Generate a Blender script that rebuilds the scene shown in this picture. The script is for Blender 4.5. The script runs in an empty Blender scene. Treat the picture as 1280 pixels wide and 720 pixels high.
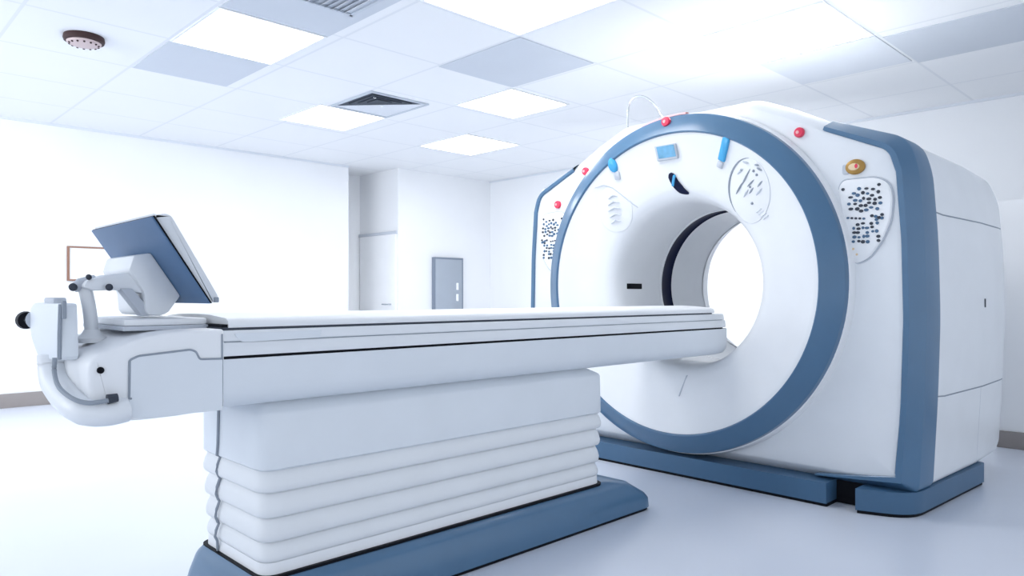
import bpy, bmesh, math, random
from mathutils import Vector, Matrix
random.seed(7)
sc = bpy.context.scene
col = sc.collection
PI = math.pi

# ------------------------------------------------------------------ materials
def new_mat(name):
    m = bpy.data.materials.new(name); m.use_nodes = True
    return m, m.node_tree.nodes, m.node_tree.links, m.node_tree.nodes['Principled BSDF']

def plastic(name, c, rough=0.4, var=0.015, scale=6.0, metal=0.0, bump=0.0, coat=0.0):
    m, n, l, b = new_mat(name)
    tc = n.new('ShaderNodeTexCoord')
    no = n.new('ShaderNodeTexNoise'); no.inputs['Scale'].default_value = scale; no.inputs['Detail'].default_value = 3
    l.new(tc.outputs['Object'], no.inputs['Vector'])
    r = n.new('ShaderNodeValToRGB')
    r.color_ramp.elements[0].position = 0.3; r.color_ramp.elements[1].position = 0.7
    r.color_ramp.elements[0].color = tuple(max(0, v * (1 - var)) for v in c) + (1,)
    r.color_ramp.elements[1].color = tuple(min(1, v * (1 + var)) for v in c) + (1,)
    l.new(no.outputs['Fac'], r.inputs['Fac']); l.new(r.outputs['Color'], b.inputs['Base Color'])
    b.inputs['Roughness'].default_value = rough; b.inputs['Metallic'].default_value = metal
    if max(c) < 0.1 and not metal: b.inputs['Specular IOR Level'].default_value = 0.12
    if coat: b.inputs['Coat Weight'].default_value = coat; b.inputs['Coat Roughness'].default_value = 0.15
    if bump:
        no2 = n.new('ShaderNodeTexNoise'); no2.inputs['Scale'].default_value = 350
        l.new(tc.outputs['Object'], no2.inputs['Vector'])
        bp = n.new('ShaderNodeBump'); bp.inputs['Strength'].default_value = bump; bp.inputs['Distance'].default_value = 0.002
        l.new(no2.outputs['Fac'], bp.inputs['Height']); l.new(bp.outputs['Normal'], b.inputs['Normal'])
    return m

def emissive(name, c, strength, base=(0.9, 0.9, 0.9)):
    m, n, l, b = new_mat(name)
    b.inputs['Base Color'].default_value = tuple(base) + (1,)
    b.inputs['Emission Color'].default_value = tuple(c) + (1,)
    b.inputs['Emission Strength'].default_value = strength
    return m

def ceiling_mat():
    m, n, l, b = new_mat('ceiling_tiles')
    g = n.new('ShaderNodeNewGeometry'); s = n.new('ShaderNodeSeparateXYZ'); l.new(g.outputs['Position'], s.inputs[0])
    def line(sock, off, per):
        a = n.new('ShaderNodeMath'); a.operation = 'SUBTRACT'; a.inputs[1].default_value = off; l.new(sock, a.inputs[0])
        w = n.new('ShaderNodeMath'); w.operation = 'PINGPONG'; w.inputs[1].default_value = per / 2; l.new(a.outputs[0], w.inputs[0])
        c = n.new('ShaderNodeMath'); c.operation = 'LESS_THAN'; c.inputs[1].default_value = 0.009; l.new(w.outputs[0], c.inputs[0])
        return c.outputs[0]
    mx = n.new('ShaderNodeMath'); mx.operation = 'MAXIMUM'
    l.new(line(s.outputs[0], 1.53, 0.7255), mx.inputs[0]); l.new(line(s.outputs[1], 1.535, 0.7355), mx.inputs[1])
    no = n.new('ShaderNodeTexNoise'); no.inputs['Scale'].default_value = 1.3; l.new(g.outputs['Position'], no.inputs['Vector'])
    r = n.new('ShaderNodeValToRGB')
    r.color_ramp.elements[0].color = (0.87, 0.89, 0.915, 1); r.color_ramp.elements[1].color = (0.91, 0.925, 0.945, 1)
    l.new(no.outputs['Fac'], r.inputs['Fac'])
    mi = n.new('ShaderNodeMix'); mi.data_type = 'RGBA'; mi.inputs[7].default_value = (0.80, 0.825, 0.86, 1)
    l.new(mx.outputs[0], mi.inputs[0]); l.new(r.outputs['Color'], mi.inputs[6]); l.new(mi.outputs[2], b.inputs['Base Color'])
    b.inputs['Roughness'].default_value = 0.8
    return m

M = dict(
    white=plastic('white_plastic', (0.83, 0.86, 0.90), 0.38, coat=0.15),
    cover=plastic('front_cover_plastic', (0.85, 0.875, 0.91), 0.42, coat=0.1),
    pale=plastic('pale_blue_plastic', (0.79, 0.835, 0.89), 0.4),
    bright=plastic('bright_white_plastic', (0.90, 0.92, 0.95), 0.45),
    bellow=plastic('white_bellows', (0.84, 0.865, 0.895), 0.5, bump=0.05),
    blue=plastic('steel_blue_plastic', (0.070, 0.165, 0.29), 0.30, var=0.04, coat=0.25),
    blue2=plastic('base_blue_plastic', (0.055, 0.135, 0.245), 0.42, var=0.05),
    shell=plastic('headrest_blue_vinyl', (0.075, 0.155, 0.29), 0.5, var=0.05),
    cushion=plastic('pale_grey_vinyl', (0.74, 0.77, 0.81), 0.55, bump=0.1),
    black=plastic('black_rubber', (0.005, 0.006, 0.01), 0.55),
    dark=plastic('dark_grey_plastic', (0.06, 0.07, 0.09), 0.4),
    navy=plastic('navy_glossy_ring', (0.006, 0.010, 0.04), 0.45),
    seam=plastic('grey_seam', (0.30, 0.34, 0.40), 0.6),
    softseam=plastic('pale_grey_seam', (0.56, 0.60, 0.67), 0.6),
    metal=plastic('brushed_metal', (0.6, 0.63, 0.67), 0.25, metal=0.9),
    red=plastic('red_button', (0.80, 0.035, 0.10), 0.35),
    pink=plastic('pink_strip', (0.9, 0.45, 0.47), 0.5),
    gold=plastic('gold_bezel', (0.42, 0.24, 0.06), 0.35, metal=0.3),
    amber=plastic('pale_amber', (0.85, 0.66, 0.42), 0.4),
    cyan=plastic('bright_blue_lens', (0.06, 0.40, 0.75), 0.2),
    screen=plastic('blue_grey_screen', (0.16, 0.40, 0.62), 0.15, var=0.2, scale=18),
    wall=plastic('white_wall_paint', (0.88, 0.90, 0.93), 0.7, scale=1.5),
    floor=plastic('pale_vinyl_floor', (0.72, 0.765, 0.86), 0.28, var=0.02, scale=1.2),
    base=plastic('taupe_skirting', (0.30, 0.275, 0.27), 0.6),
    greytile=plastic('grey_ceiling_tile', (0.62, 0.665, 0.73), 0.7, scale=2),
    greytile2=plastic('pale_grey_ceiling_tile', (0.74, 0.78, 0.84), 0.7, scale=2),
    frame=plastic('brown_frame', (0.30, 0.16, 0.11), 0.5),
    paper=plastic('white_board', (0.92, 0.93, 0.95), 0.5),
    cab=plastic('grey_cabinet_paint', (0.36, 0.41, 0.48), 0.5),
    cabd=plastic('dark_grey_cabinet_edge', (0.20, 0.24, 0.31), 0.5),
    vent=plastic('shaded_vent', (0.055, 0.07, 0.095), 0.5),
    ventp=plastic('pale_vent', (0.55, 0.60, 0.67), 0.5),
    brown=plastic('brown_detector_base', (0.06, 0.035, 0.035), 0.5),
    blush=plastic('blush_detector_face', (0.62, 0.50, 0.50), 0.5),
    glow=emissive('light_diffuser', (1.0, 0.99, 0.97), 9.0),
    ceil=ceiling_mat(),
)

# ------------------------------------------------------------------ helpers
OFF = {}
def obj(name, bm, mat, parent=None, smooth=35, label=None):
    off = OFF.get(parent.name, Vector((0, 0, 0))) if parent else Vector((0, 0, 0))
    bmesh.ops.remove_doubles(bm, verts=bm.verts, dist=1e-5)
    bmesh.ops.recalc_face_normals(bm, faces=bm.faces)
    if off.length: bmesh.ops.translate(bm, verts=bm.verts, vec=-off)
    me = bpy.data.meshes.new(name); bm.to_mesh(me); bm.free()
    me.materials.append(M[mat] if isinstance(mat, str) else mat)
    if smooth:
        me.shade_smooth(); me.set_sharp_from_angle(angle=math.radians(smooth))
    o = bpy.data.objects.new(name, me); col.objects.link(o)
    if parent: o.parent = parent; OFF[o.name] = off
    if label: o['label'] = label
    return o

def tag(o, label, cat, group=None):
    o['label'] = label; o['category'] = cat
    if group: o['group'] = group
    o['kind'] = 'thing'
    return o

def thing(name, label, cat, loc, group=None):
    o = bpy.data.objects.new(name, None); o.empty_display_size = 0.1
    col.objects.link(o); o.location = loc; OFF[o.name] = Vector(loc)
    return tag(o, label, cat, group)

def struct(name, bm, mat, smooth=35):
    o = obj(name, bm, mat, None, smooth); o['kind'] = 'structure'; return o

def box(bm, x0, x1, y0, y1, z0, z1, bev=0.0, seg=2):
    r = bmesh.ops.create_cube(bm, size=1.0)
    vs = r['verts']
    for v in vs:
        v.co = Vector((x0 + (v.co.x + .5) * (x1 - x0), y0 + (v.co.y + .5) * (y1 - y0), z0 + (v.co.z + .5) * (z1 - z0)))
    if bev:
        es = list({e for v in vs for e in v.link_edges})
        bmesh.ops.bevel(bm, geom=es, offset=bev, segments=seg, profile=0.6, affect='EDGES')
    return bm
def Box(*a, **k): return box(bmesh.new(), *a, **k)

def prism(pts, axis, a0, a1, bev=0.0, seg=2):
    """closed polygon in the two remaining axes (order x,y,z), extruded along axis"""
    bm = bmesh.new(); n = len(pts)
    def co(p, a):
        if axis == 'x': return (a, p[0], p[1])
        if axis == 'y': return (p[0], a, p[1])
        return (p[0], p[1], a)
    A = [bm.verts.new(co(p, a0)) for p in pts]; B = [bm.verts.new(co(p, a1)) for p in pts]
    bm.faces.new(A); bm.faces.new(B[::-1])
    for i in range(n): bm.faces.new((A[i], A[(i + 1) % n], B[(i + 1) % n], B[i]))
    if bev:
        bmesh.ops.recalc_face_normals(bm, faces=bm.faces)
        es = [e for e in bm.edges if e.calc_face_angle(0) > math.radians(25)]
        bmesh.ops.bevel(bm, geom=es, offset=bev, segments=seg, profile=0.6, affect='EDGES')
    return bm

def rings(bm, loops, closed=True, cap0=False, cap1=False):
    V = [[bm.verts.new(p) for p in L] for L in loops]
    n = len(V[0])
    for a, b in zip(V, V[1:]):
        for i in range(n if closed else n - 1):
            j = (i + 1) % n
            try: bm.faces.new((a[i], a[j], b[j], b[i]))
            except ValueError: pass
    if cap0: bm.faces.new(V[0])
    if cap1: bm.faces.new(V[-1][::-1])
    return bm

def tube(path, r, seg=10, caps=True, bm=None):
    bm = bm or bmesh.new()
    P = [Vector(p) for p in path]; rr = r if isinstance(r, (list, tuple)) else [r] * len(P)
    loops = []; up = Vector((0.13, 0.21, 0.97))
    for i, p in enumerate(P):
        t = (P[min(i + 1, len(P) - 1)] - P[max(i - 1, 0)]).normalized()
        a = t.cross(up)
        if a.length < 1e-3: a = t.cross(Vector((1, 0, 0)))
        a.normalize(); b = t.cross(a).normalized()
        loops.append([p + rr[i] * (a * math.cos(2 * PI * k / seg) + b * math.sin(2 * PI * k / seg)) for k in range(seg)])
    return rings(bm, loops, True, caps, caps)

def smooth_path(P, n=6):
    P = [Vector(p) for p in P]; out = []
    for i in range(len(P) - 1):
        p0, p1, p2, p3 = P[max(i - 1, 0)], P[i], P[i + 1], P[min(i + 2, len(P) - 1)]
        for k in range(n):
            t = k / n
            out.append(0.5 * ((2 * p1) + (p2 - p0) * t + (2 * p0 - 5 * p1 + 4 * p2 - p3) * t * t + (3 * p1 - p0 - 3 * p2 + p3) * t ** 3))
    out.append(P[-1]); return out

def lathe_x(prof, cy, cz, seg=128, a0=0, a1=2 * PI):
    bm = bmesh.new(); full = abs(a1 - a0 - 2 * PI) < 1e-6; n = seg if full else seg + 1
    loops = [[(x, cy + r * math.cos(a0 + (a1 - a0) * k / seg), cz + r * math.sin(a0 + (a1 - a0) * k / seg)) for k in range(n)] for x, r in prof]
    return rings(bm, loops, full)

def lathe(prof, c, axis, seg=20, sy=1.0):
    """prof (h along axis, radius) closed by tiny end radii"""
    ax = Vector(axis).normalized(); t = ax.cross(Vector((0, 0, 1)))
    if t.length < 1e-3: t = Vector((1, 0, 0))
    t.normalize(); u = ax.cross(t)
    bm = bmesh.new()
    loops = [[Vector(c) + ax * h + r * (t * sy * math.cos(2 * PI * k / seg) + u * math.sin(2 * PI * k / seg)) for k in range(seg)] for h, r in prof]
    return rings(bm, loops, True, True, True)

def interp(T, x):
    if x <= T[0][0]: return T[0][1]
    for (a, va), (b, vb) in zip(T, T[1:]):
        if x <= b: return va + (vb - va) * (x - a) / (b - a)
    return T[-1][1]

def round_poly(pts, radii, n=6):
    out = []; N = len(pts)
    for i, p in enumerate(pts):
        r = radii[i] if isinstance(radii, (list, tuple)) else radii
        p = Vector(p); a = Vector(pts[i - 1]); b = Vector(pts[(i + 1) % N])
        if r <= 0: out.append(p); continue
        da = (a - p); db = (b - p); r = min(r, da.length * .49, db.length * .49)
        s = p + da.normalized() * r; e = p + db.normalized() * r
        for k in range(n + 1):
            t = k / n; out.append((1 - t) ** 2 * s + 2 * t * (1 - t) * p + t * t * e)
    return out

# ------------------------------------------------------------------ the room
ZC = 2.47
struct('floor', Box(-3.5, 6.6, -3.5, 9.2, -0.08, 0.0), 'floor', 0)
struct('ceiling', Box(-3.5, 6.6, -3.5, 9.2, ZC, ZC + 0.08), 'ceil', 0)
struct('wall_left', Box(-3.5, 4.53, 7.40, 9.2, 0, ZC), 'wall', 0)
struct('wall_back', Box(6.50, 6.6, -3.5, 9.2, 0, ZC), 'wall', 0)
struct('wall_recess', Box(4.53, 5.02, 7.93, 9.2, 0, ZC), 'wall', 0)
struct('wall_closet', Box(5.02, 6.5, 7.10, 9.2, 0, ZC), 'wall', 0)
struct('wall_right', Box(5.39, 5.5, -0.6, 1.145, 0, 1.55, bev=0.004), 'wall', 0)
struct('baseboard_left', Box(-3.5, 4.53, 7.375, 7.40, 0, 0.12, bev=0.004), 'base')
struct('baseboard_right', Box(5.368, 5.39, -0.6, 1.145, 0, 0.105, bev=0.004), 'base')
struct('baseboard_back', Box(6.48, 6.5, -3.5, 7.1, 0, 0.11, bev=0.004), 'base')
bm = Box(5.0, 5.02, 7.13, 7.90, 0.0, 1.69, bev=0.004)
d1 = struct('door_1', bm, 'bright')
h = obj('door_handle', tube([(5.0, 7.22, 0.85), (4.96, 7.22, 0.85), (4.955, 7.23, 0.85), (4.955, 7.34, 0.85)], 0.009), 'metal', d1)
struct('trim_1', Box(4.995, 5.02, 7.11, 7.92, 1.69, 1.725, bev=0.003), 'softseam')
# thin grey strips painted in as the shadow line where the walls meet the ceiling
struct('shadow_line_left', Box(-3.5, 4.53, 7.385, 7.40, ZC - 0.02, ZC), 'greytile2', 0)
struct('shadow_line_back', Box(6.485, 6.50, -3.5, 7.10, ZC - 0.02, ZC), 'greytile2', 0)

# ------------------------------------------------------------------ ceiling fixtures
lights = [
    ((1.54, 2.18, 3.79, 4.50), 'large square ceiling light between slatted grille and grey tile, upper left'),
    ((2.25, 2.97, 2.25, 2.99), 'ceiling light cut by the top edge of the photo, near its middle'),
    ((3.68, 4.32, 3.79, 4.43), 'square ceiling light above the left shoulder of the scanner, beside the dark diffuser'),
    ((2.90, 3.53, 5.16, 5.84), 'square ceiling light just behind the dark triangular diffuser'),
    ((4.42, 5.12, 5.15, 5.90), 'farthest ceiling light, small and faint above the closet'),
    ((3.74, 4.44, 1.55, 2.25), 'square ceiling light directly above the scanner, upper right'),
]
for (x0, x1, y0, y1), lab in lights:
    t = thing('ceiling_light', lab, 'ceiling light', ((x0 + x1) / 2, (y0 + y1) / 2, ZC), 'square ceiling light panels')
    b = bmesh.new(); w = 0.016
    for a in ((x0, x1, y0, y0 + w), (x0, x1, y1 - w, y1), (x0, x0 + w, y0 + w, y1 - w), (x1 - w, x1, y0 + w, y1 - w)):
        box(b, a[0], a[1], a[2], a[3], ZC - 0.008, ZC)
    obj('light_frame', b, 'bright', t, 0)
    obj('diffuser', Box(x0 + w, x1 - w, y0 + w, y1 - w, ZC - 0.005, ZC), 'glow', t, 0)

def tile(x0, x1, y0, y1, mat, lab):
    tag(obj('ceiling_tile', Box(x0, x1, y0, y1, ZC - 0.006, ZC, bev=0.002), mat, None, 0), lab, 'ceiling tile', 'grey ceiling tiles')
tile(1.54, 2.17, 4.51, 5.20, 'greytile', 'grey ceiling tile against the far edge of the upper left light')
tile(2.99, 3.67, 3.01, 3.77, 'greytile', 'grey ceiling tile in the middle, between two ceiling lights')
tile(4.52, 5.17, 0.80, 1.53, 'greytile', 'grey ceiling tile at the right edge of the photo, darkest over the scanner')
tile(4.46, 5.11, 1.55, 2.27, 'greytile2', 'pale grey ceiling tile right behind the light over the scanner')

# slatted return grille, top of the photo
t = thing('ceiling_grille', 'blue-grey ceiling return grille with slanted slats at the top edge', 'ceiling vent', (1.86, 3.41, ZC))
obj('grille_panel', Box(1.55, 2.18, 3.05, 3.78, ZC - 0.006, ZC, bev=0.002), 'greytile', t, 0)
b = bmesh.new(); w = .018
for a in ((1.72, 2.10, 3.08, 3.08 + w), (1.72, 2.10, 3.38, 3.38 + w), (1.72, 1.72 + w, 3.08, 3.40), (2.10 - w, 2.10, 3.08, 3.40)):
    box(b, a[0], a[1], a[2], a[3], ZC - 0.016, ZC - 0.006)
obj('grille_frame', b, 'ventp', t, 0)
for k in range(9):
    x = 1.75 + k * 0.036
    obj('slat', prism([(x, ZC - 0.02), (x + 0.020, ZC - 0.008), (x + 0.022, ZC - 0.006), (x + 0.002, ZC - 0.018)], 'y', 3.09, 3.39), 'bright' if k % 2 == 0 else 'ventp', t, 0)

# square diffuser: shaded near half painted dark, lit far half painted pale
t = thing('ceiling_diffuser', 'square ceiling air diffuser showing a shaded triangular half', 'ceiling vent', (3.25, 4.86, ZC))
x0, x1, y0, y1 = 2.985, 3.52, 4.56, 5.14
b = bmesh.new(); w = .02
for a in ((x0, x1, y0, y0 + w), (x0, x1, y1 - w, y1), (x0, x0 + w, y0 + w, y1 - w), (x1 - w, x1, y0 + w, y1 - w)):
    box(b, a[0], a[1], a[2], a[3], ZC - 0.012, ZC)
obj('diffuser_frame', b, 'ventp', t, 0)
obj('shaded_half', prism([(x0 + w, y0 + w), (x1 - w, y0 + w), (x0 + w, y1 - w)], 'z', ZC - 0.004, ZC), 'vent', t, 0)
obj('lit_half', prism([(x1 - w, y1 - w), (x0 + w, y1 - w), (x1 - w, y0 + w)], 'z', ZC - 0.006, ZC), 'greytile2', t, 0)
for k in range(1, 4):
    f = k / 5
    a0 = Vector((x0 + w + f * .22, y0 + w + f * .22, ZC - .008))
    L = (x1 - x0) * (1 - f) - .08
    b = tube([a0 + Vector((L, 0, 0)), a0, a0 + Vector((0, L, 0))], 0.004, 6)
    obj('diffuser_vane', b, 'dark', t, 0)
for p in ((3.10, 4.69), (3.28, 4.86)):
    obj('fixing_screw', lathe([(0, .011), (.006, .011), (.009, .004)], (p[0], p[1], ZC - .004), (0, 0, -1), 10), 'bright', t)

# smoke detector
t = thing('smoke_detector', 'round brown-rimmed smoke detector on the ceiling, upper left', 'smoke detector', (1.16, 4.79, ZC))
obj('detector_base', lathe([(0, .105), (.02, .108), (.032, .104), (.036, .09)], (1.16, 4.79, ZC), (0, 0, -1), 40), 'brown', t)
obj('detector_face', lathe([(.03, .092), (.044, .088), (.050, .070), (.051, .01)], (1.16, 4.79, ZC), (0, 0, -1), 40), 'blush', t)
for k in range(14):
    a = 2 * PI * k / 14
    c = Vector((1.16, 4.79, ZC - .047)) + Vector((math.cos(a), math.sin(a), 0)) * .075
    obj('detector_slot', lathe([(0, .006), (.006, .006)], c, (math.cos(a) * .5, math.sin(a) * .5, -1), 8), 'brown', t)

# ------------------------------------------------------------------ things against the far walls
t = thing('wall_board', 'white board in a thin brown frame on the left wall behind the headrest', 'picture frame', (1.85, 7.39, 1.09))
obj('board', Box(1.67, 2.06, 7.385, 7.40, 1.10, 1.385), 'paper', t, 0)
b = bmesh.new()
for a in ((1.655, 2.08, 1.382, 1.396), (1.655, 2.08, 1.085, 1.10), (1.655, 1.672, 1.10, 1.382), (2.06, 2.08, 1.10, 1.382)):
    box(b, a[0], a[1], 7.375, 7.40, a[2], a[3])
obj('frame', b, 'frame', t, 0)

t = thing('storage_cabinet', 'grey metal cabinet standing by the far wall left of the scanner', 'cabinet', (5.75, 7.0, 0))
obj('cabinet_body', Box(5.52, 5.972, 7.03, 7.098, 0.0, 1.43, bev=0.004), 'cabd', t)
d = obj('cabinet_door', Box(5.525, 5.94, 7.015, 7.032, 0.05, 1.405, bev=0.004), 'cab', t)
for z in (0.93, 1.07):
    obj('handle', Box(5.84, 5.872, 7.0, 7.018, z - .045, z + .045, bev=0.006), 'bright', d)

# ------------------------------------------------------------------ CT scanner gantry
YC, ZG = 2.15, 1.015
G = thing('ct_scanner', 'large white and blue ring-shaped CT scanner with open bore', 'CT scanner', (3.9, YC, 0))
half = [(0.0, 1.935), (0.41, 1.935), (0.59, 1.855), (0.775, 1.757), (1.095, 1.632), (1.135, 1.50), (1.157, 1.20), (1.165, 0.85), (1.155, 0.50), (1.135, 0.105), (0.72, 0.105)]
rad = [0, .05, .03, .03, .10, .05, .1, .1, .1, .035, 0]
poly = half + [(-a, z) for a, z in half[::-1][0:]][:-1]
poly = half + [(-a, z) for a, z in reversed(half) if a > 0]
rads = rad + [r for r, (a, z) in zip(reversed(rad), reversed(half)) if a > 0]
def offset_poly(d):
    N = len(poly); Q = []
    for i in range(N):
        a, p, b = Vector(poly[i - 1]), Vector(poly[i]), Vector(poly[(i + 1) % N])
        t0, t1 = (p - a).normalized(), (b - p).normalized()
        n0, n1 = Vector((-t0.y, t0.x)), Vector((-t1.y, t1.x))
        n0 = n0 if n0.dot(Vector((0, .95)) - p) > 0 else -n0
        n1 = n1 if n1.dot(Vector((0, .95)) - p) > 0 else -n1
        m = (n0 + n1).normalized(); Q.append(p + m * d / max(.3, m.dot(n0)))
    return Q
COUNTS = None; CACHE = {}
def outline(d):
    global COUNTS
    d = round(d, 4)
    if d in CACHE: return CACHE[d]
    P = [Vector(p) for p in round_poly(offset_poly(d), [max(.006, r - d) if r > 0 else 0 for r in rads], 6)]
    if COUNTS is None: COUNTS = [max(1, int((P[(i + 1) % len(P)] - p).length / 0.06)) for i, p in enumerate(P)]
    Rr = []
    for i, p in enumerate(P):
        q = P[(i + 1) % len(P)]
        for k in range(COUNTS[i]): Rr.append(p + (q - p) * k / COUNTS[i])
    CACHE[d] = Rr; return Rr
OUT = outline(0.0); NO = len(OUT)
GROW = [(3.42, 0.0), (3.57, 0.010), (4.2, 0.036), (4.6, 0.030), (4.7, 0.022), (4.76, -0.02), (4.79, -0.06)]
SZ = [(3.42, 1.0), (3.6, 0.985), (4.4, 0.945), (4.6, 0.935), (4.79, 0.87)]
def out_at(i, x, inset=0.0):
    p = outline(inset)[i]
    g = 1 + interp(GROW, x); z = p.y
    if z > ZG: z = ZG + (z - ZG) * interp(SZ, x)
    elif x > 4.6: z = z + (x - 4.6) * 0.25
    return (x, YC + p.x * g, z)
def circ(i, x, r):
    a = math.atan2(OUT[i].y - ZG, OUT[i].x)
    return (x, YC + r * math.cos(a), ZG + r * math.sin(a))
I = range(NO)
loops = [[circ(i, 3.350, 0.80) for i in I], [circ(i, 3.350, 0.84) for i in I]]
def mixl(i, x, f):
    a = Vector(circ(i, x, 0.84)); b = Vector(out_at(i, x, 0.05)); p = a + (b - a) * f; p.x = x; return p
loops += [[mixl(i, 3.351, .18) for i in I], [mixl(i, 3.359, .38) for i in I], [mixl(i, 3.362, .65) for i in I],
          [out_at(i, 3.362, .055) for i in I], [out_at(i, 3.366, .046) for i in I], [out_at(i, 3.415, .004) for i in I], [out_at(i, 3.43, 0) for i in I]]
for x in (3.57, 3.75, 3.95, 4.2, 4.4, 4.6, 4.66, 4.70, 4.74, 4.77, 4.79): loops.append([out_at(i, x) for i in I])
loops += [[circ(i, 4.795, .74) for i in I], [circ(i, 4.75, .675) for i in I], [circ(i, 4.62, .592) for i in I], [circ(i, 4.50, .523) for i in I], [circ(i, 4.40, .466) for i in I], [circ(i, 4.3, .438) for i in I]]
obj('body_housing', rings(bmesh.new(), loops), 'white', G, 40)
DISC = [(3.58, .4345), (3.50, .437), (3.43, .440), (3.385, .450), (3.352, .470), (3.330, .512), (3.305, .60), (3.282, .68), (3.252, .755), (3.240, .783), (3.240, .80)]
obj('front_cover', lathe_x([(3.81, .434)] + DISC, YC, ZG, 160), 'cover', G, 60)
def disc_x(r):
    return interp([(rr, xx) for xx, rr in DISC], r)
obj('bore_liner', lathe_x([(3.92, .4345), (4.1, .435), (4.31, .4425)], YC, ZG, 128), 'cover', G, 60)
obj('scan_window', lathe_x([(3.805, .4345), (3.812, .441), (3.915, .441), (3.925, .4345)], YC, ZG, 128, math.radians(-32), math.radians(212)), 'navy', G, 60, 'dark navy ring inside the bore')
obj('bore_rim', lathe_x([(3.79, .436), (3.79, .430), (3.808, .430), (3.808, .436)], YC, ZG, 128), 'bright', G, 60)
obj('ring_trim', lathe_x([(3.245, .782), (3.231, .787), (3.229, .792), (3.240, .815), (3.272, .876), (3.282, .886), (3.30, .890), (3.352, .890)], YC, ZG, 160), 'blue', G, 30, 'blue ring around the front cover')
obj('bore_floor', lathe_x([(3.805, .4345), (3.925, .4345)], YC, ZG, 48, math.radians(212), math.radians(328)), 'cover', G, 60)
# white halo drum just behind the ring
obj('ring_collar', lathe_x([(3.31, .887), (3.315, .896), (3.335, .901), (3.353, .904)], YC, ZG, 128), 'bright', G, 40)
obj('indicator_strip', lathe_x([(3.30, .893), (3.302, .902), (3.325, .905), (3.33, .895)], YC, ZG, 24, math.radians(76), math.radians(94)), 'pink', G, 40, 'thin pink strip on top of the ring')

# blue corner trims, one per side: front chamfer plus wrap onto the side
def trim(side):
    idx = [i for i in I if OUT[i].x * side > 0.70 and not (OUT[i].y > 1.2 and OUT[i].x * side < 0.775) and not (OUT[i].y < 0.11 and OUT[i].x * side < 0.72)]
    # order along outline from top to bottom
    if side < 0: idx = sorted(idx, key=lambda i: -i)
    # rotate so that the run is contiguous and starts at the top
    idx.sort(key=lambda i: (i if side > 0 else -i))
    L = []
    acc = 0; pts = [OUT[i] for i in idx]
    ln = [0]
    for a, b_ in zip(pts, pts[1:]): ln.append(ln[-1] + (b_ - a).length)
    T = ln[-1]
    for i, s in zip(idx, ln):
        top = min(1, s / 0.36); bot = min(1, (T - s) / 0.40)
        w = interp([(0, .046), (.34, .070), (.5, .068), (T - .65, .068), (T - .44, .076), (T, .022)], s)
        inn = min(.045, w * .62)
        ws = 0.02 + 0.125 * min(1, top * 1.0) * (1 if T - s > .40 else max(.15, (T - s) / .40))
        xs = 3.42 + ws
        L.append([out_at(i, 3.385, w), out_at(i, 3.356, w), out_at(i, 3.352, w - .004), out_at(i, 3.352, inn), out_at(i, 3.412, -.003), out_at(i, 3.422, -.007),
                  out_at(i, xs, -.007), out_at(i, xs + .004, -.003), out_at(i, xs + .004, .02)])
    return rings(bmesh.new(), L, False)
obj('corner_trim', trim(-1), 'blue', G, 28)
obj('corner_trim', trim(1), 'blue', G, 28)

# base: front plinth, corner block, dark gap and black strips painted as contact shadow on the floor
def base_poly(pts, r, z0, z1): return prism([tuple(p) for p in round_poly(pts, r, 6)], 'z', z0, z1)
obj('base_plinth', base_poly([(3.285, 1.35), (3.285, 3.14), (3.38, 3.28), (4.30, 3.35), (4.30, 1.35)], [.004, .1, .05, .05, .004], 0.014, 0.107), 'blue2', G, 30)
obj('base_block', base_poly([(3.285, 1.225), (4.30, 1.225), (4.28, 0.955), (3.36, 1.010)], [.004, .004, .04, .12], 0.014, 0.107), 'blue2', G, 30)
obj('base_gap', Box(3.40, 4.2, 1.2, 1.4, 0.002, 0.104), 'black', G, 0)
obj('contact_shadow', base_poly([(3.29, 1.35), (3.29, 3.14), (3.38, 3.27), (4.29, 3.34), (4.29, 1.35)], [.004, .1, .05, .05, .004], 0.0, 0.016), 'black', G, 0)
obj('contact_shadow', base_poly([(3.29, 1.22), (4.29, 1.22), (4.275, 0.962), (3.362, 1.016)], [.004, .004, .04, .12], 0.0, 0.016), 'black', G, 0)

# side panel seams (right flank)
def side_pt(x, z, lift=.0015, side=-1):
    best = min((i for i in I if OUT[i].x * side > .9), key=lambda i: abs(out_at(i, x)[2] - z))
    c = [i for i in I if OUT[i].x * side > .9]; c.sort(key=lambda i: out_at(i, x)[2])
    for a, b_ in zip(c, c[1:]):
        pa, pb = out_at(a, x, -lift), out_at(b_, x, -lift)
        if pa[2] <= z <= pb[2] and pb[2] > pa[2]:
            f = (z - pa[2]) / (pb[2] - pa[2]); return (x, pa[1] + (pb[1] - pa[1]) * f, z)
    return out_at(best, x, -lift)
for side in (-1, 1):
    for z in (1.315, 0.50):
        obj('panel_seam', tube([side_pt(3.575 + k * .09, z + (0.006 if k < 1 else 0), 0, side) for k in range(13)], 0.0035, 6), 'seam', G)
    obj('panel_seam', tube([side_pt(4.18, .13 + k * .073, -.001, side) for k in range(6)], 0.0018, 6), 'softseam', G)
p = side_pt(4.21, .915, 0)
obj('side_latch', Box(p[0] - .008, p[0] + .008, p[1] - .004, p[1] + .01, .893, .937, bev=.003), 'dark', G)

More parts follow.
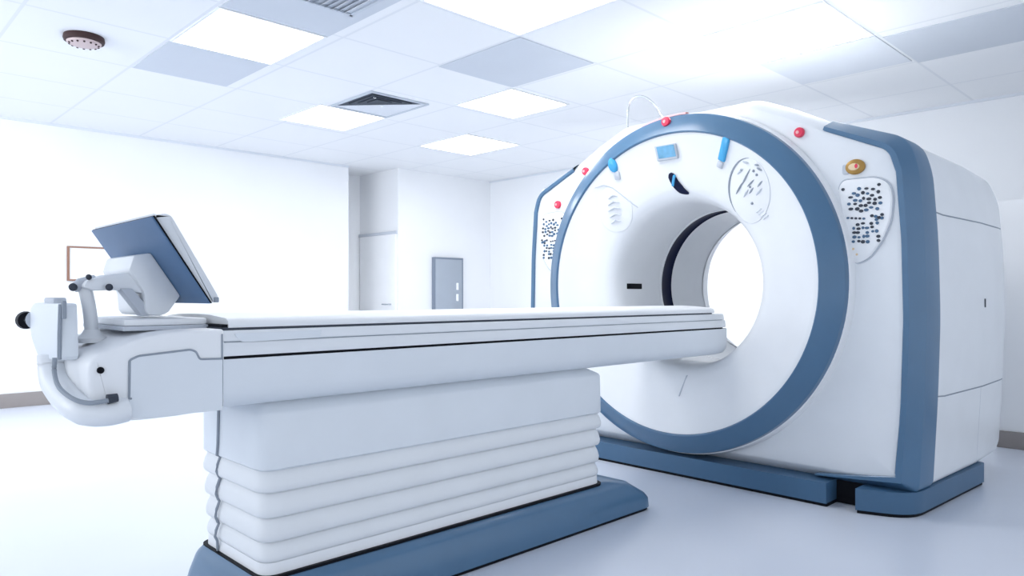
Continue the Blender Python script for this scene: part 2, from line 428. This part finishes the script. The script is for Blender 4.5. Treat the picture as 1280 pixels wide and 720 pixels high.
# relief pieces that follow the front cover
def slab(pts, h0=-.004, h1=.006, cone=True, xf=3.362, inset=0.0):
    c = sum((Vector(p) for p in pts), Vector((0, 0))) / len(pts)
    def co(p, h):
        x = disc_x(math.hypot(p[0] - YC, p[1] - ZG)) if cone else xf
        return (x - h, p[0], p[1])
    b = bmesh.new(); q = [c + (Vector(p) - c) * (1 - inset) for p in pts]
    L = [[co(p, h0) for p in pts], [co(p, h1 * .7) for p in pts], [co(p, h1) for p in q]]
    return rings(b, L, True, False, True)
def rect(cy, cz, w, h, ang=0, r=.004):
    c, s = math.cos(ang), math.sin(ang)
    P = round_poly([(-w / 2, -h / 2), (w / 2, -h / 2), (w / 2, h / 2), (-w / 2, h / 2)], r, 4)
    return [(cy + p.x * c - p.y * s, cz + p.x * s + p.y * c) for p in P]
def oval(cy, cz, ry, rz, n=24, ang=0):
    c, s = math.cos(ang), math.sin(ang)
    return [(cy + ry * math.cos(a) * c - rz * math.sin(a) * s, cz + ry * math.cos(a) * s + rz * math.sin(a) * c) for a in [2 * PI * k / n for k in range(n)]]

# (positive y is to the left seen from the front)
d = obj('display', slab(rect(2.183, 1.712, .128, .076), -.004, .014, inset=.05), 'ventp', G, 30)
obj('display_screen', slab(rect(2.180, 1.714, .108, .060, 0, .003), .012, .0165, inset=.02), 'screen', d, 30)
obj('laser_window', slab(oval(2.523, 1.685, .026, .040, 20, -.15), -.004, .012, inset=.25), 'cyan', G, 60, 'small bright blue oval lens')
obj('laser_window', slab(rect(2.510, 1.628, .034, .046, 0, .008), -.004, .007, inset=.1), 'softseam', G, 60)
obj('laser_window', slab(rect(1.842, 1.676, .040, .115, .50, .010), -.004, .013, inset=.15), 'cyan', G, 60, 'slanted bright blue lens')
obj('laser_window', slab(rect(1.880, 1.609, .032, .030, .50, .006), -.004, .010, inset=.15), 'softseam', G, 60)
cl = smooth_path([(2.184, 1.606, 0), (2.166, 1.558, 0), (2.134, 1.515, 0), (2.096, 1.493, 0)], 5)
lft, rgt = [], []
for k, p in enumerate(cl):
    tv = (cl[min(k + 1, 15)] - cl[max(k - 1, 0)]).normalized(); nv = Vector((-tv.y, tv.x, 0)); t_ = k / 15
    wd = .019 * min(1, (k + 1.2) / 3) * (1 if t_ < .65 else max(.22, 1 - (t_ - .65) * 2.3)) + .003 * math.sin(PI * t_)
    lft.append((p.x + nv.x * wd, p.y + nv.y * wd)); rgt.append((p.x - nv.x * wd, p.y - nv.y * wd))
a_ = obj('aperture', slab(lft + rgt[::-1], -.004, .010, inset=.06), 'navy', G, 60, 'curved dark navy aperture above the bore')
obj('aperture_highlight', slab(rect(2.168, 1.566, .016, .062, -2.78, .007), .006, .0125, inset=.2), 'cyan', a_, 60)  # highlight along the aperture, painted as a bright blue sliver
obj('label_slot', prism([(3.462, 2.585), (3.600, 2.5795), (3.600, 2.600), (3.462, 2.605)], 'z', .992, 1.024, bev=.002), 'black', G, 30, 'small black rectangle left of the bore')
obj('cover_seam', slab([(2.107, .53), (2.101, .53), (2.128, .42), (2.134, .42)], -.002, .005), 'softseam', G, 0)

# round grilles either side of the bore top
def cone_pt(y, z, lift): return (disc_x(math.hypot(y - YC, z - ZG)) - lift, y, z)
for sgn, cy, cz, ry, rz, rim in ((1, 1.728, 1.462, .118, .155, 'seam'), (-1, 2.555, 1.445, .105, .13, 'softseam')):
    g = obj('round_grille', slab(oval(cy, cz, ry, rz, 40), -.004, .004, inset=.05), 'cover', G, 60)
    a0, a1 = (math.radians(80), math.radians(215)) if sgn > 0 else (math.radians(60), math.radians(125))
    ell = [2 * PI * 0 + a0 + (a1 - a0) * k / 28 for k in range(29)]
    if sgn > 0:
        # dark crescent on the edge that faces the bore
        obj('grille_rim', tube([cone_pt(cy - ry * math.cos(PI - a) if False else cy + ry * math.cos(PI - a + PI / 1.0) * -1, cz + rz * math.sin(a), .003) for a in ell], [.001 + .005 * math.sin(PI * k / 28) for k in range(29)], 6), rim, g)
    else:
        obj('grille_rim', tube([cone_pt(y, z, .002) for y, z in ((2.66, 1.572), (2.60, 1.585), (2.55, 1.565), (2.51, 1.53), (2.46, 1.485), (2.415, 1.445))], [.001, .004, .005, .005, .004, .002], 6), rim, g)
    if sgn > 0:
        segs = [(385, 505, 425, 480), (362, 622, 412, 560), (405, 575, 470, 490), (410, 648, 445, 605), (440, 590, 492, 552), (448, 632, 480, 600), (492, 648, 534, 612), (505, 600, 540, 570), (515, 490, 545, 510), (430, 440, 465, 452), (505, 470, 530, 478)]
        segs = [[1.733 - (840 + q / 4.8 - 932) * .00427 if j % 2 == 0 else 1.464 - (110 + q / 4.8 - 238) * .00383 for j, q in enumerate(sg)] for sg in segs]
        for k, (ya, za, yb, zb) in enumerate(segs):
            P = [(ya + (yb - ya) * f, za + (zb - za) * f) for f in (0, .25, .5, .75, 1)]
            obj('grille_rib', tube([cone_pt(y, z, .007) for y, z in P], [.002, .005, .006, .005, .002], 6), 'seam' if k % 3 else 'softseam', g)
    else:
        for k in range(5):
            zz = cz + .07 - k * .035; L_ = .085 - abs(k - 2) * .012
            obj('grille_rib', tube([cone_pt(cy + L_ / 2, zz - .01, .007), cone_pt(cy, zz + .008, .007), cone_pt(cy - L_ / 2, zz, .007)], [.002, .006, .002], 6), 'softseam', g)
    if sgn > 0:
        for k in range(4):
            obj('grille_rib', tube([cone_pt(cy - .03 - .012 * k, cz - .105 - .012 * k, .004), cone_pt(cy - .06 - .012 * k, cz - .09 - .012 * k, .004)], .003, 6), 'pale', g)
        for (dy_, dz_) in ((.03, .105), (-.04, .09), (-.055, .07), (-.01, .02), (-.012, -.06)):
            obj('grille_stud', lathe([(0, .007), (.006, .007), (.009, .003)], cone_pt(cy + dy_, cz + dz_, .003), (-1, 0, 0), 10), 'seam', g)

# emergency stop buttons
def button(c, r=.024):
    b_ = obj('emergency_button', lathe([(0, r), (.012, r), (.018, r * .86), (.020, r * .3)], c, (-1, 0, 0), 20), 'red', G, 40)
    obj('button_dimple', lathe([(0, r * .35), (.003, r * .3)], (c[0] - .019, c[1] + .004, c[2]), (-1, 0, 0), 12), 'pink', b_, 40)
button((3.362, 1.505, 1.722)); button((3.362, 2.815, 1.700)); button((3.362, 3.040, 1.520)); button((3.262, 2.178, 1.872), .026)

# status lamp (oval, gold bezel)
t_ = obj('status_lamp', slab(oval(1.250, 1.527, .042, .034, 28), -.004, .014, False, inset=.2), 'gold', G, 40, 'oval gold-rimmed lamp above the right control panel')
obj('lamp_lens', slab(oval(1.254, 1.527, .027, .018, 20), .010, .0165, False, inset=.2), 'amber', t_, 40)
obj('lamp_pupil', slab(oval(1.243, 1.529, .008, .012, 12), .015, .018, False, inset=.2), 'red', t_, 40)
obj('lamp_base', slab(rect(1.292, 1.521, .03, .045, 0, .01), -.004, .008, False, inset=.1), 'softseam', G, 40)

# control panels with their key clusters
pan = [(1.322, 1.440), (1.300, 1.472), (1.161, 1.470), (1.108, 1.440), (1.092, 1.382), (1.100, 1.279), (1.134, 1.194), (1.190, 1.116), (1.245, 1.094), (1.265, 1.123), (1.298, 1.241)]
pan = [tuple(p) for p in round_poly(pan, .03, 4)]
keys = []
rk = random.Random(3)
for rr, n in ((.020, 6), (.042, 12), (.064, 15)):          # round cluster
    for k in range(n):
        a = 2 * PI * (k + .3 * rr * 50) / n
        if rr > .06 and math.sin(a) < -.75: continue
        keys.append((1.206 + rr * 1.05 * math.cos(a) + rk.uniform(-.003, .003), 1.366 + rr * .95 * math.sin(a) + rk.uniform(-.003, .003), .0068 + rk.random() * .005, .0058 + rk.random() * .003))
for k in range(5): keys.append((1.278 - k * .017, 1.300 - .002 * k, .007, .0055))
for y, z in ((1.176, 1.302), (1.160, 1.298), (1.146, 1.292), (1.134, 1.304), (1.135, 1.289), (1.157, 1.284)): keys.append((y, z, .0085, .0075))
for r_ in range(5):
    for c_ in range(6):
        if rk.random() < .13: continue
        keys.append((1.255 - c_ * .020 + rk.uniform(-.004, .004) - r_ * .001, 1.270 - r_ * .0195 + rk.uniform(-.003, .003), 0.0062 + rk.random() * .005, .006 + rk.random() * .003))
def mirror(p): return (2 * YC - p[0],) + tuple(p[1:])
for side in (-1, 1):
    P = pan if side < 0 else [mirror(p) for p in pan[::-1]]
    cp = obj('control_panel', slab(P, -.004, .016, False, inset=.06), 'bright', G, 30)
    c_ = sum((Vector(p) for p in P), Vector((0, 0))) / len(P)
    rimp = [c_ + (Vector(p) - c_) * 1.02 for p in P]
    obj('panel_rim', tube([(3.357, p.x, p.y) for p in rimp + rimp[:1]], .004, 6), 'softseam', cp)
    for kx in keys:
        y, z, ry, rz = kx if side < 0 else mirror(kx)
        obj('key', slab(oval(y, z, ry, rz, 8), .014, .0195, False, inset=.12), 'dark' if rk.random() < .5 else 'blue2', cp, 0)
    for q in ((1.147, 1.436), (1.300, 1.430)):
        y, z = q if side < 0 else mirror(q)
        obj('panel_screw', slab(oval(y, z, .009, .008, 10), .012, .0185, False, inset=.2), 'dark', cp, 0)
    for q in ((1.255, 1.160), (1.240, 1.135)):
        y, z = q if side < 0 else mirror(q)
        obj('panel_light', slab(oval(y, z, .006, .006, 10), .012, .018, False, inset=.2), 'amber' , cp, 0)
# hose loop on the roof
obj('hose_loop', tube(smooth_path([(3.42, 2.548, 1.86), (3.42, 2.55, 1.96), (3.42, 2.545, 2.05), (3.42, 2.515, 2.092), (3.42, 2.46, 2.095), (3.42, 2.40, 2.062), (3.42, 2.335, 1.99), (3.42, 2.30, 1.88)], 6), .0065, 8), 'metal', G)

# ------------------------------------------------------------------ patient table
T = thing('patient_table', 'long white scanner patient table on a bellows pedestal with blue base', 'patient table', (1.65, YC, 0))
HW = 0.25
def rrect(x0, x1, hw, r, n=6):
    return [tuple(p) for p in round_poly([(x0, YC - hw), (x1, YC - hw), (x1, YC + hw), (x0, YC + hw)], r, n)]
def loft_z(sec, cap=True):
    """sec: list of (z, x0, x1, hw, r)"""
    return rings(bmesh.new(), [[(p[0], p[1], z) for p in rrect(a, b, hw, r)] for z, a, b, hw, r in sec], True, cap, cap)
# base
obj('table_base', loft_z([(0.012, .86, 2.72, .268, .07), (.05, .862, 2.715, .267, .07), (.075, .868, 2.69, .264, .07), (.125, .885, 2.60, .252, .065), (.135, .89, 2.585, .246, .06), (.158, .90, 2.47, .215, .05), (.160, .92, 2.42, .2, .05)]), 'blue', T, 28)
obj('contact_shadow', loft_z([(0.0, .865, 2.715, .263, .07), (.013, .865, 2.715, .263, .07)]), 'black', T, 0)  # contact shadow under the base, painted as a thin black layer
# bellows folds
X0, X1, PH = .905, 2.42, .222
def fold(zt, zb, i):
    hgt = zt - zb; s = []
    e = -.003 * i
    for f, o in ((0, -.010), (.05, -.001), (.15, .003), (.35, .004), (.65, .0), (.92, -.007), (1.0, -.014)):
        s.append((zb + hgt * f, X0 - o - e, X1 + o + e, PH + o + e, .055))
    return loft_z(s)
ztier = [.459, .392, .320, .250, .192]
for i in range(4): obj('bellows_fold', fold(ztier[i], ztier[i + 1], i), 'bellow', T, 50)
obj('bellows_skirt', loft_z([(.157, X0 + .008, X1 - .008, PH - .008, .05), (.194, X0 + .010, X1 - .010, PH - .010, .05)]), 'bright', T, 40)
obj('skirt_gasket', loft_z([(.152, X0 - .004, X1 + .004, PH + .004, .055), (.161, X0 - .004, X1 + .004, PH + .004, .055)]), 'black', T, 0)
obj('pedestal_cover', loft_z([(.456, X0 + .004, X1 - .004, PH - .004, .05), (.462, X0 - .003, X1 + .003, PH + .003, .055), (.612, X0 - .004, X1 + .002, PH, .055), (.622, X0 + .002, X1 - .004, PH - .006, .05), (.668, X0 + .03, X1 - .085, PH - .08, .05)]), 'pale', T, 40)
# seam down the head end of the pedestal, following the folds
sp = [(X0 - .007, 2.205, .640), (X0 - .006, 2.215, .50), (X0 - .006, 2.222, .462)]
for i in range(4):
    zt, zb = ztier[i], ztier[i + 1]
    for f, o in ((.95, -.008), (.6, .001), (.3, .004), (.05, -.003)):
        sp.append((X0 - o - .002, 2.225 + .004 * i, zb + (zt - zb) * f))
sp.append((X0 + .006, 2.245, .16))
obj('pedestal_seam', tube(sp, .0045, 6), 'seam', T, 0)

# bed, built as layers lofted along x with a rounded foot end
XE = 3.47
def endw(x, hw, rc):
    t_ = (x - (XE - rc)) / rc
    return hw if t_ <= 0 else hw - rc * (1 - math.sqrt(max(0, 1 - min(t_, 1) ** 2)))
def layer(sec, x0, x1, rc=.11, lift=0.0):
    """sec: closed half profile [(o, z)] outer side from bottom centre to top centre; o scaled by end rounding"""
    xs = [x0 + (x1 - rc - x0) * k / 4 for k in range(5)] + [x1 - rc + rc * math.sin(PI / 2 * k / 10) for k in range(1, 11)]
    L = []
    for x in xs:
        t_ = max(0, (x - (x1 - rc)) / rc); d_ = rc * (1 - math.sqrt(max(0, 1 - min(t_, 1) ** 2)))
        zl = lift * (1 - math.sqrt(max(0, 1 - min(t_, 1) ** 2)))
        zt = max(z for o, z in sec)
        row = []
        for o, z in sec: row.append((x, YC - max(o - d_, 0.0) if o > 0 else YC, z + zl * (zt - z) / max(1e-6, zt - min(q for _, q in sec))))
        for o, z in reversed(sec):
            if o > 0: row.append((x, YC + max(o - d_, 0.0), z + zl * (zt - z) / max(1e-6, zt - min(q for _, q in sec))))
        L.append(row)
    return rings(bmesh.new(), L, True, True, True)
SX = .785
obj('bed_underside', layer([(0, .640), (.13, .642), (.195, .648), (.228, .658), (.243, .674), (.249, .695), (.25, .72), (.25, .782), (0, .782)], SX, XE, .11, .05), 'pale', T, 40)
obj('bed_groove', layer([(0, .780), (.2435, .780), (.2435, .792), (0, .792)], SX - .1, XE - .03, .11), 'black', T, 0)
obj('side_rail', layer([(0, .790), (.249, .790), (.25, .795), (.247, .822), (.243, .826), (0, .826)], SX, XE - .01, .11), 'white', T, 40)
obj('rail_groove', layer([(0, .822), (.2405, .822), (.2405, .830), (0, .830)], SX, XE - .03, .11), 'seam', T, 0)
obj('upper_rail', layer([(0, .829), (.244, .829), (.246, .832), (.243, .852), (.238, .858), (0, .858)], SX, XE - .02, .11), 'white', T, 40)
obj('cradle_groove', layer([(0, .856), (.2345, .856), (.2345, .866), (0, .866)], SX, XE - .12, .11), 'dark', T, 0)
obj('cradle_top', layer([(0, .865), (.236, .865), (.238, .869), (.234, .882), (.22, .890), (.12, .897), (0, .899)], SX + .02, XE - .1, .11), 'bright', T, 50)
obj('rail_inset', prism([tuple(p) for p in round_poly([(.835, .826), (1.07, .829), (1.075, .852), (.815, .850)], [.012, .003, .003, .008], 4)], 'y', YC - .2475, YC - .235), 'pale', T, 0)
obj('cradle_end_gap', Box(SX + .004, SX + .02, YC - .232, YC + .232, .864, .874), 'black', T, 0)
obj('cradle_strap', prism([(YC - .10, .872), (YC - .10, .879), (YC + .14, .884), (YC + .14, .877)], 'x', .772, .800), 'black', T, 0)
obj('bed_seam', tube([(SX - .003, YC - .2505, z) for z in (.66, .70, .75, .786, .82, .85)], .0022, 6), 'seam', T, 0)

# head end cover: side profile extruded across the width
prof = [(.79, .652), (.66, .646), (.57, .646), (.525, .652), (.495, .668), (.475, .700), (.468, .75), (.470, .795), (.49, .811), (.525, .822), (.58, .846), (.64, .858), (.70, .862), (.79, .863)]
obj('head_cover', prism([tuple(p) for p in round_poly(prof, [0, .02, .02, .02, .02, .02, .02, .02, .02, .02, .02, .02, .02, 0], 3)], 'y', YC - HW, YC + HW, bev=.012, seg=3), 'bright', T, 50)
sp_ = [(.782, .650), (.60, .6505), (.56, .656), (.556, .70), (.557, .793), (.575, .803), (.70, .812), (.713, .806), (.722, .786), (.782, .784)]
obj('side_panel', prism([tuple(p) for p in round_poly(sp_, [0, .01, .01, .01, .012, .012, .01, .01, .01, 0], 4)], 'y', YC - HW - .003, YC - HW + .01), 'pale', T, 0)
obj('panel_outline', tube([(x, YC - HW - .002, z) for x, z in round_poly([(.556, .70), (.557, .795), (.577, .804), (.70, .813), (.714, .807), (.723, .787), (.782, .785), (.783, .785)], .006, 3)], .003, 6), 'seam', T, 0)
obj('panel_button', lathe([(0, .008), (.004, .008), (.006, .004)], (.494, YC - HW, .775), (0, -1, 0), 14), 'black', T)
obj('trough_shade', Box(.575, .795, YC - .14, YC + .235, .860, .872, bev=.003), 'softseam', T)  # grey slab added to stand in for shading in the head-end trough
obj('trough_pad', Box(.58, .79, YC - .13, YC + .23, .872, .890, bev=.006), 'bright', T)
# end bracket with clamp knob, and the curved rail below it
eb = prism([tuple(p) for p in round_poly([(2.005, .795), (2.24, .785), (2.335, .84), (2.345, .915), (2.29, .932), (2.02, .932)], [.012, .03, .03, .015, .012, .012], 4)], 'x', .435, .475, bev=.006)
e_ = obj('end_bracket', eb, 'pale', T, 40)
obj('bracket_edge', tube([(.436, 2.008, .93), (.434, 2.008, .86), (.434, 2.010, .797)], .005, 6), 'seam', e_)
obj('bracket_pad', Box(.44, .47, 2.10, 2.20, .930, .946, bev=.005), 'softseam', e_)
obj('bracket_tab', Box(.437, .447, 1.996, 2.010, .895, .938, bev=.003), 'seam', e_)
obj('knob_collar', lathe([(0, .028), (.012, .026), (.018, .016)], (.452, 2.335, .885), (0, 1, 0), 18), 'softseam', e_)
obj('knob_stem', lathe([(0, .010), (.12, .010)], (.452, 2.345, .881), (0, 1, 0), 14), 'metal', e_)
obj('clamp_knob', lathe([(0, .014), (.004, .024), (.030, .026), (.040, .022), (.042, .01)], (.452, 2.455, .880), (0, 1, 0), 18), 'black', e_)
arm = smooth_path([(.452, 2.155, .80), (.452, 2.150, .765), (.452, 2.115, .728), (.456, 2.04, .702), (.462, 1.955, .684), (.478, 1.912, .676), (.515, 1.90, .673), (.55, 1.905, .676)], 6)
obj('curved_rail', tube(arm, [.036] * 20 + [.035 - .0002 * k for k in range(len(arm) - 20)], 14), 'white', T, 60)
ln_ = smooth_path([(.430, 2.035, .80), (.428, 2.03, .765), (.428, 1.985, .733), (.440, 1.91, .712), (.466, 1.878, .703), (.505, 1.872, .706)], 6)
obj('rail_cable', tube(ln_, .0055, 8), 'seam', T)
obj('rail_plug', tube([(.503, 1.878, .7075), (.525, 1.878, .710)], [.012, .010], 10), 'dark', T)

# ------------------------------------------------------------------ headrest, standing on the head end of the table
Hh = thing('headrest', 'tilted blue-backed padded headrest on a white bracket above the table end', 'headrest', (.62, 2.15, .86))
y0, y1 = 1.92, 2.455
def strip(P, a, b, bev=.004): return prism(P, 'y', a, b, bev=bev)
# board: back face from (0.615,1.145) to (0.757,0.929) at the near edge
obj('back_shell', strip([(.613, 1.147), (.757, .930), (.761, .9305), (.618, 1.150)], y0, y1, .003), 'shell', Hh, 30)
obj('shell_edge', strip([(.617, 1.150), (.761, .9305), (.764, .9315), (.621, 1.152)], y0 - .001, y1 + .001, .001), 'black', Hh, 0)
obj('cushion', prism([tuple(p) for p in round_poly([(.621, 1.152), (.764, .9315), (.776, .934), (.785, .948), (.664, 1.155), (.650, 1.160)], [.002, .002, .006, .008, .008, .008], 4)], 'y', y0 + .004, y1 - .004, bev=.006), 'cushion', Hh, 40)
obj('cushion_tab', Box(.770, .782, y0 - .003, y0 + .02, .933, .947, bev=.003), 'seam', Hh)
# bracket block behind the board
yb0, yb1 = 2.085, 2.33
obj('bracket_block', prism([(.622, 1.058), (.666, 1.067), (.744, .950), (.712, .905), (.690, .896), (.660, .897), (.652, .910), (.648, .960), (.610, 1.02)], 'y', yb0, yb1, bev=.008), 'white', Hh, 40)
obj('bracket_arm', prism([(.505, .972), (.515, .990), (.56, 1.005), (.61, 1.012), (.66, 1.000), (.655, .955), (.598, .966), (.53, .964)], 'y', 2.10, 2.175, bev=.008), 'white', Hh, 40)
obj('bracket_strut', prism([(.592, .970), (.622, .970), (.680, .897), (.646, .896)], 'y', 2.095, 2.14, bev=.004), 'softseam', Hh, 40)
obj('post', tube(smooth_path([(.536, 2.14, .835), (.535, 2.14, .87), (.530, 2.14, .92), (.520, 2.14, .972)], 4), [.0165] * 13, 14), 'white', Hh, 60)
obj('post_foot', lathe([(0, .036), (.012, .036), (.022, .024), (.034, .018)], (.536, 2.14, .828), (0, 0, 1), 20), 'bright', Hh)
obj('elbow', tube([(.494, 2.14, .970), (.51, 2.14, .980), (.545, 2.14, .990)], [.012, .017, .017], 12), 'softseam', Hh)
for p in ((.490, 2.125, .972, .010), (.521, 2.105, .998, .007), (.566, 2.095, .972, .009)):
    obj('pivot_knob', lathe([(0, p[3]), (.012, p[3]), (.016, p[3] * .5)], p[:3], (-.3, -1, .1), 12), 'dark', Hh)

# ------------------------------------------------------------------ light and camera
w = bpy.data.worlds.new('World'); sc.world = w; w.use_nodes = True
bg = w.node_tree.nodes['Background']; bg.inputs['Color'].default_value = (0.89, 0.94, 1.0, 1); bg.inputs['Strength'].default_value = 0.98
def area(name, loc, target, size, power, color=(1, 1, 1)):
    l = bpy.data.lights.new(name, 'AREA'); l.shape = 'RECTANGLE'; l.size, l.size_y = size; l.energy = power; l.color = color
    o = bpy.data.objects.new(name, l); col.objects.link(o); o.location = loc
    o.rotation_euler = (Vector(target) - Vector(loc)).to_track_quat('-Z', 'Y').to_euler()
    return o
area('window_light', (-2.6, 5.2, 1.7), (3.0, 5.6, 0.6), (2.6, 1.6), 34, (0.95, 0.98, 1.0))
ww = area('wall_fill', (-1.2, 4.3, 2.2), (1.6, 7.4, 0.8), (1.6, 0.8), 22, (0.97, 0.985, 1.0)); ww.data.spread = math.radians(110)  # unseen fill light added to brighten the left wall
area('rear_fill', (4.98, 3.1, 1.5), (6.5, 3.7, 1.0), (1.6, 0.5), 10, (0.97, 0.985, 1.0))  # added fill hidden behind the gantry, whitens the wall seen through the bore

cam = bpy.data.cameras.new('Camera'); co = bpy.data.objects.new('Camera', cam); col.objects.link(co)
co.location = (0, 0, 0.95); co.rotation_euler = (PI / 2, 0, math.radians(45.8 - 90))
cam.sensor_width = 36; cam.lens = 36 * 905 / 1280; cam.shift_y = 10 / 1280; cam.clip_start = 0.05
sc.camera = co
sc.view_settings.view_transform = 'Standard'; sc.view_settings.look = 'None'; sc.view_settings.exposure = 0.33
